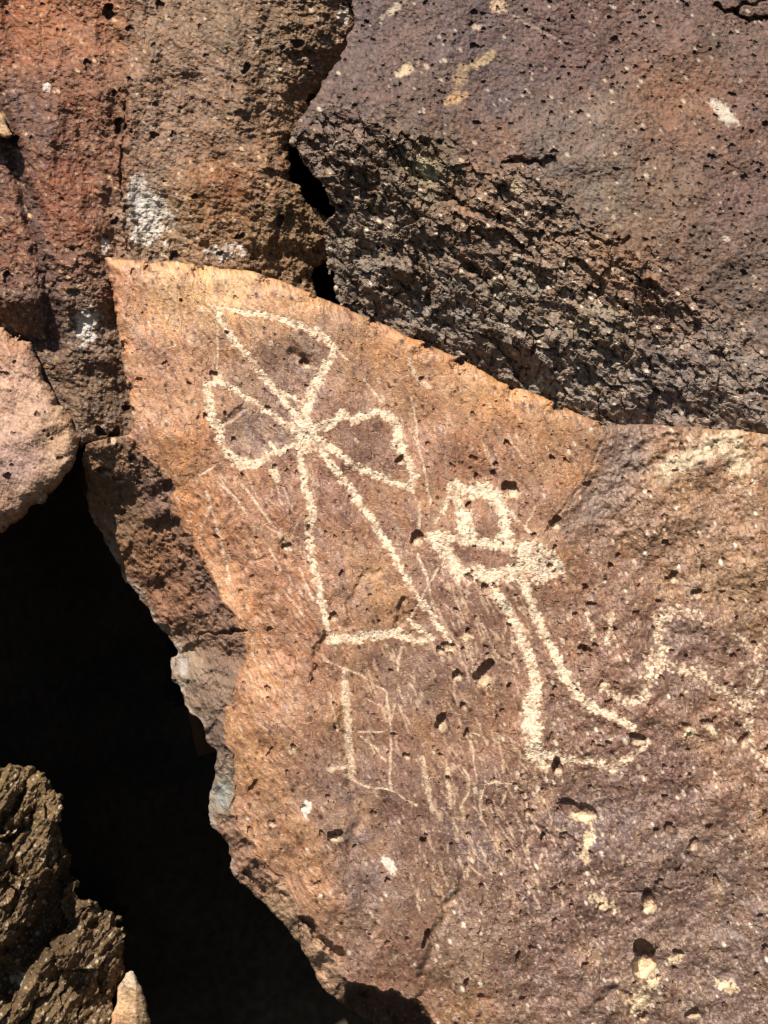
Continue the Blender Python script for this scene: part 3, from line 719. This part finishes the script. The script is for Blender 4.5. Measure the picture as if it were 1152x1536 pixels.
    root, kids = build_rock('pitted_boulder', g, S, H, np.clip(C, 0.008, 0.8).astype(F), M_BASALT, -1000)
    tag(root, 'reddish and grey brown pitted boulder with white crusts, at upper left', 'boulder')
make_upper_left()

# ------------------------------------------------------------------ dark grey boulder with the ragged underside, upper right
def make_upper_right():
    g = Grid(430, -270, 1340, 790, STEP)
    X, Y = g.X, g.Y
    wx = X + 8 * fbm(X, Y, 30, 4, 211); wy = Y + 8 * fbm(X, Y, 30, 4, 212)
    out = [(520,-265),(530,0),(526,40),(516,75),(494,112),(470,145),(447,180),(438,208),(452,236),(472,262),(490,288),(502,315),(486,345),(490,390),(506,440),(515,475),(640,600),(900,740),(1335,780),(1335,-265)]
    S = g.sdf(out, wx, wy)
    lip = [(430,186),(470,172),(560,178),(640,205),(700,242),(780,250),(850,312),(920,360),(1000,410),(1070,470),(1150,530),(1400,700)]
    rd = g.sdf(lip + [(1400,900),(300,900),(300,150)], X + 16 * fbm(X, Y, 60, 4, 213), Y + 16 * fbm(X, Y, 60, 4, 214))
    under = smooth(26, -30, rd + 14 * fbm(X, Y, 24, 3, 251)); dd = np.clip(-rd, 0, None)
    H = -58 + 0.17 * (Y - 100) - 0.03 * (X - 800) + 14 * fbm(X, Y, 210, 3, 215) - 0.12 * np.clip(Y - 250, 0, None)
    H -= 6 * smooth(60, -60, rd)
    smoothrel = 3.0 * fbm(X, Y, 50, 3, 216) + 0.9 * fbm(X, Y, 12, 3, 217) + 0.7 * fbm(X, Y, 5, 2, 218) + 0.6 * fbm(X, Y, 8, 2, 219)
    dirn = R(38)
    rag = 7 * ridged(X, Y, 70, 2, 219, dirn, 1.8) + 3 * ridged(X, Y, 26, 3, 220, dirn, 2.2) + 1.2 * fbm(X, Y, 11, 3, 221, R(30), 1.6) + 0.6 * fbm(X, Y, 4.5, 2, 222)
    fk = flakes(X, Y, 30, 225, dirn, 1.8, 7, 11) + flakes(X, Y, 13, 227, R(50), 1.9, 4, 8) + flakes(X, Y, 6, 229, R(30), 1.7, 1.2, 2.5)
    rag = rag + fk
    drop = 0.10 * dd + 0.0010 * dd * dd
    fade = smooth(1150, 900, X + 0.4 * (Y - 500))
    H += smoothrel * (1 - under) - drop + rag * under * (0.6 + 0.4 * fade)
    H -= edge_round(S, 18) * smooth(540, 470, X) * 0.6
    for pts, wd, dp in [([(1075,8),(1105,18),(1130,32),(1152,22)], 6, 16), ([(1105,20),(1120,6),(1150,2)], 5, 12), ([(760,248),(790,240),(830,243)], 7, 14), ([(625,390),(640,430),(652,460)], 9, 22),
                        ([(705,395),(730,425)], 10, 20), ([(880,355),(920,365),(945,360)], 6, 10)]:
        H -= dp * smooth(wd, 0, g.ldist(pts, wx, wy))
    wall = np.zeros(X.shape, F)
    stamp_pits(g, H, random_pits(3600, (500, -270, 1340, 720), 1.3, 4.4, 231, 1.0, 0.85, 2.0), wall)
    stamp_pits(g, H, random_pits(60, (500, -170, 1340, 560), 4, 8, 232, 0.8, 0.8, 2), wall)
    C = colour_field(g, wx, wy, [
        (600,60,(128,102,92)),(700,60,(122,102,100)),(560,40,(120,100,98)),(850,80,(128,98,92)),(1000,150,(156,114,84)),(1050,140,(154,112,84)),(1100,60,(128,104,90)),(820,220,(134,118,106)),(900,200,(144,124,108)),(1100,300,(136,108,98)),(1000,300,(146,118,94)),
        (650,150,(124,100,88)),(1120,150,(140,108,94)),(900,290,(150,134,116)),(750,150,(118,100,98)),(520,130,(124,100,92)),(740,210,(146,110,88)),(1120,420,(144,124,108)),(1000,30,(132,104,92)),
        (560,250,(118,98,80)),(640,260,(140,124,96)),(600,360,(130,112,94)),(700,320,(140,110,88)),(800,360,(136,112,92)),(760,440,(140,126,108)),(900,480,(150,134,114)),(560,400,(136,122,108)),(850,560,(150,138,126)),(960,420,(146,112,86)),(1080,560,(142,126,114)),(1000,560,(136,122,114)),(660,480,(134,122,112)),
        (920,380,(146,112,82)),(1000,440,(134,106,90))])
    C = C * (1 + 0.20 * fbm(X, Y, 40, 4, 241))[..., None]
    mot2 = fbm(X, Y, 22, 3, 242); C[..., 0] *= 1 + 0.09 * mot2; C[..., 2] *= 1 - 0.10 * mot2
    C = mixc(C, 0.55 * smooth(0.2, 0.6, fbm(X, Y, 5, 3, 243)), (70, 56, 52))
    C = mixc(C, 0.4 * smooth(0.52 - 0.14 * under, 0.8, fbm(X, Y, 5, 2, 244)), (204, 186, 164))
    C = mixc(C, under * 0.25 * smooth(0.1, 0.5, fbm(X, Y, 18, 3, 245, dirn, 2)), (100, 70, 48))
    C = speckle(C, X, Y, 8, 246, (62, 48, 46), 0.75, 0.55, 0.45, 0.8, 1.3)
    C = speckle(C, X, Y, 8.5, 247, (182, 162, 142), 0.55, 0.4, 0.42, 0.8, 1.4, 1 - 0.4 * (1 - under))
    C = speckle(C, X, Y, 13, 248, (232, 216, 192), 0.85, 0.18 + 0.2 * under, 0.28, dirn, 1.6)
    C = C * np.array([0.72, 0.655, 0.60])
    C = C * (1 + under[..., None] * np.array([0.40, 0.48, 0.50]))
    for k, (x, y, rx, ry, a, c) in enumerate([(608,106,17,8,-0.5,(236,206,162)),(590,14,20,6,-0.6,(222,200,166)),(748,9,15,11,0,(236,200,160)),(683,148,17,9,-0.4,(222,174,122)),(725,90,26,9,-0.5,(196,168,126)),(690,118,10,26,0.3,(186,154,116)),
            (1085,168,26,11,0.75,(224,212,188)),(716,40,8,5,0,(220,196,166)),(640,255,16,20,-0.3,(186,176,136)),(775,283,10,8,0.4,(210,190,150)),(1090,358,7,5,0,(236,220,200)),(778,388,10,7,.6,(200,184,160)),(800,40,60,3,0.5,(170,146,130)),(640,100,5,5,0,(210,180,150))]):
        cc, s_ = math.cos(a), math.sin(a)
        q = np.hypot(((X - x) * cc + (Y - y) * s_) / rx, (-(X - x) * s_ + (Y - y) * cc) / ry) + 0.45 * fbm(X, Y, 8, 3, 400 + k)
        C = mixc(C, 0.72 * smooth(1.2, 0.6, q), c)
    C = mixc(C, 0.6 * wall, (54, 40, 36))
    root, kids = build_rock('dark_boulder', g, S, H, np.clip(C, 0.008, 0.8).astype(F), M_BASALT, -1000, [('ragged_underside', rd < 0)])
    tag(root, 'large dark grey pitted boulder with ragged broken underside, at upper right', 'boulder')
make_upper_right()

# ------------------------------------------------------------------ smaller rocks round the gap on the left
def small_rock(name, out, box, base, tilt, rnd, warp, relief, pits, cols, back, seed, mat=M_BASALT, extra=None, ang=0.9, dark=0.5, pale=0.5, stretch=1.5, taper=60.0):
    g = Grid(*box, STEP)
    X, Y = g.X, g.Y
    wx = X + warp * fbm(X, Y, 28, 4, seed); wy = Y + warp * fbm(X, Y, 28, 4, seed + 1)
    S = g.sdf(out, wx, wy)
    cx, cy = (box[0] + box[2]) / 2, (box[1] + box[3]) / 2
    H = base + tilt[0] * (X - cx) + tilt[1] * (Y - cy)
    H = H + relief[0] * fbm(X, Y, 90, 3, seed + 2) + relief[1] * ridged(X, Y, 24, 3, seed + 3, ang, stretch + 1) + relief[2] * fbm(X, Y, 9, 3, seed + 4, ang, stretch) + relief[3] * fbm(X, Y, 4.5, 2, seed + 5)
    H = H - edge_round(S, rnd)
    C = colour_field(g, wx, wy, cols)
    H = H + flakes(X, Y, 14, seed + 40, ang, stretch + 0.5, 0.35 * relief[1], 0.4 * relief[1])
    if extra is not None: H, C = extra(g, X, Y, wx, wy, S, H, C)
    wall = np.zeros(X.shape, F)
    if pits: stamp_pits(g, H, pits, wall)
    C = C * (1 + 0.2 * fbm(X, Y, 24, 4, seed + 6, ang, stretch))[..., None]
    C = mixc(C, dark * smooth(0.3, 0.65, fbm(X, Y, 6, 3, seed + 7, ang, stretch)), (86, 64, 52))
    C = mixc(C, max(pale, 0) * smooth(0.5, 0.75, fbm(X, Y, 4.5, 2, seed + 8)), (222, 200, 170))
    C = speckle(C, X, Y, 8, seed + 41, (84, 62, 50), 0.7 * dark + 0.3, 0.5, 0.42, ang, 1.5)
    C = speckle(C, X, Y, 9, seed + 42, (226, 204, 176), max(0.8 * pale + 0.2, 0), 0.3, 0.36, ang, 1.5)
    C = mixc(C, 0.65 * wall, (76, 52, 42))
    return build_rock(name, g, S, H, np.clip(C, 0.006, 0.8).astype(F), mat, back, taper=taper)

def pink_extra(g, X, Y, wx, wy, S, H, C):
    rim = smooth(-20, -4, S + 5 * fbm(X, Y, 16, 2, 600))
    C = C * np.array([1.0, 0.99, 0.90])
    C = mixc(C, 0.55 * rim, (170, 130, 92))
    H = H - 0.0015 * np.clip(Y - 690, 0, None) ** 2
    return H, C
r, _ = small_rock('pink_boulder', [(-325,470),(-20,490),(10,498),(42,512),(58,545),(72,575),(100,615),(121,655),(116,688),(98,715),(70,745),(35,772),(0,795),(-325,870)], (-330, 460, 140, 880), -34, (-0.08, 0.04), 34, 6,
    (9, 0.9, 0.8, 0.5), [(7,562,7,6,0,6),(56,622,5,4,0,4),(12,715,7,6,0,6),(20,650,4,3,0,3),(18,698,4,3,0,3),(90,688,5,4,0,4)] + random_pits(150, (-170, 480, 120, 850), 1.3, 3.6, 503, 0.9, 0.8, 2.5),
    [(60,620,(206,166,144)),(30,560,(210,168,146)),(30,700,(192,156,148)),(95,640,(204,164,128)),(60,735,(190,152,120)),(15,520,(196,142,116)),(0,770,(196,150,124)),(-100,600,(200,160,140))], -900, 500, extra=pink_extra, dark=0.3, pale=0.4)
tag(r, 'smooth pinkish tan boulder beside the dark gap, at left edge', 'boulder')

def olive_extra(g, X, Y, wx, wy, S, H, C):
    H = H + flakes(X, Y, 62, 620, R(122), 1.6, 16, 44) + flakes(X, Y, 22, 621, R(122), 2.4, 4, 12) + 5 * ridged(X, Y, 15, 3, 622, R(122), 3.0)
    C = C * np.array([0.56, 0.52, 0.42])
    H = H - 90 * smooth(10, -22, g.sdf([(112,1265),(128,1355),(120,1400),(60,1440),(20,1515),(-60,1520),(-20,1440),(30,1400),(70,1330),(88,1290)], wx, wy))
    H = H - 34 * smooth(10, 0, g.ldist([(36,1180),(20,1215),(-10,1250)], wx, wy)) - 22 * smooth(9, 0, g.ldist([(60,1210),(40,1240),(0,1262)], wx, wy))
    H = H - 0.4 * np.clip(Y - 1400, 0, None) * smooth(60, 140, X)
    C = mixc(C, 0.8 * smooth(1, .5, np.hypot((X - 24) / 12, (Y - 1468) / 14) + .6 * fbm(X, Y, 8, 2, 610)), (236, 224, 196))
    return H, C
r, _ = small_rock('ragged_boulder', [(-165,1170),(-10,1152),(20,1148),(50,1149),(72,1168),(88,1196),(93,1235),(100,1272),(114,1330),(120,1356),(145,1352),(180,1378),(186,1415),(188,1450),(176,1490),(166,1545),(150,1640),(-165,1690)],
    (-170, 1130, 210, 1690), -215, (-0.12, 0.10), 30, 9, (16, 5, 2.5, 1.3), random_pits(130, (-170, 1140, 190, 1690), 2, 7, 703, 0.8, 0.9, 2),
    [(40,1200,(150,126,88)),(20,1300,(146,120,84)),(70,1240,(158,132,94)),(60,1400,(120,98,68)),(120,1450,(140,116,82)),(40,1510,(150,126,92)),(150,1390,(146,120,86)),(-80,1400,(140,116,84))], -950, 700, extra=olive_extra, taper=30, ang=R(122), dark=0.6, pale=0.5, stretch=2.2)
tag(r, 'ragged olive brown boulder below the dark gap, at lower left corner', 'boulder')

def wedge_extra(g, X, Y, wx, wy, S, H, C):
    H = H - 0.9 * np.clip(X - 204, 0, None)
    top = smooth(1480, 1466, Y - 0.35 * (X - 190))
    H = H - 14 * top
    C = mixc(C, 0.6 * top, (196, 176, 150))
    return H, C
r, _ = small_rock('wedge_rock', [(186,1462),(199,1454),(206,1470),(216,1494),(224,1530),(236,1570),(246,1640),(150,1640),(160,1560),(172,1510),(178,1480)], (140, 1440, 260, 1650), -140, (-0.05, 0.0), 8, 3, (5, 1.0, 0.8, 0.5),
    None, [(190,1500,(222,180,130)),(180,1530,(206,150,100)),(200,1520,(226,186,138)),(195,1470,(190,168,140))], -950, 800, dark=0.3, pale=0.4, taper=5, extra=wedge_extra)
tag(r, 'small orange tan wedge of rock lit beside the ragged boulder', 'rock')

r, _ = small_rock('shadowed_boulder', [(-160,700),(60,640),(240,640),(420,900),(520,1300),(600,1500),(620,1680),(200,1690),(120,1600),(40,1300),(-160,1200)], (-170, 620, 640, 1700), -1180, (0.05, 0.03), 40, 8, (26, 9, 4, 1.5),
    None, [(300,1500,(64,46,34)),(350,1500,(84,60,42)),(100,1000,(52,38,28)),(30,950,(60,42,30))], -1600, 900, ang=R(60), pale=-0.24, dark=0.3)  # enlarged to fill the gap, its shade deepened by dark colours
tag(r, 'darkened brown boulder deep in the black gap below the engraved boulder', 'boulder')

r, _ = small_rock('sliver_rock', [(-165,120),(-40,140),(-6,158),(8,178),(22,203),(10,207),(-20,204),(-165,230)], (-170, 110, 40, 250), -54, (0.05, 0.05), 8, 3, (5, 1.5, 1.2, 0.6),
    None, [(5,190,(186,148,104)),(-80,180,(170,132,96))], -500, 950, dark=0.3, taper=5)
tag(r, 'small tan sliver of rock wedged at the left edge, against the reddish boulder', 'rock')
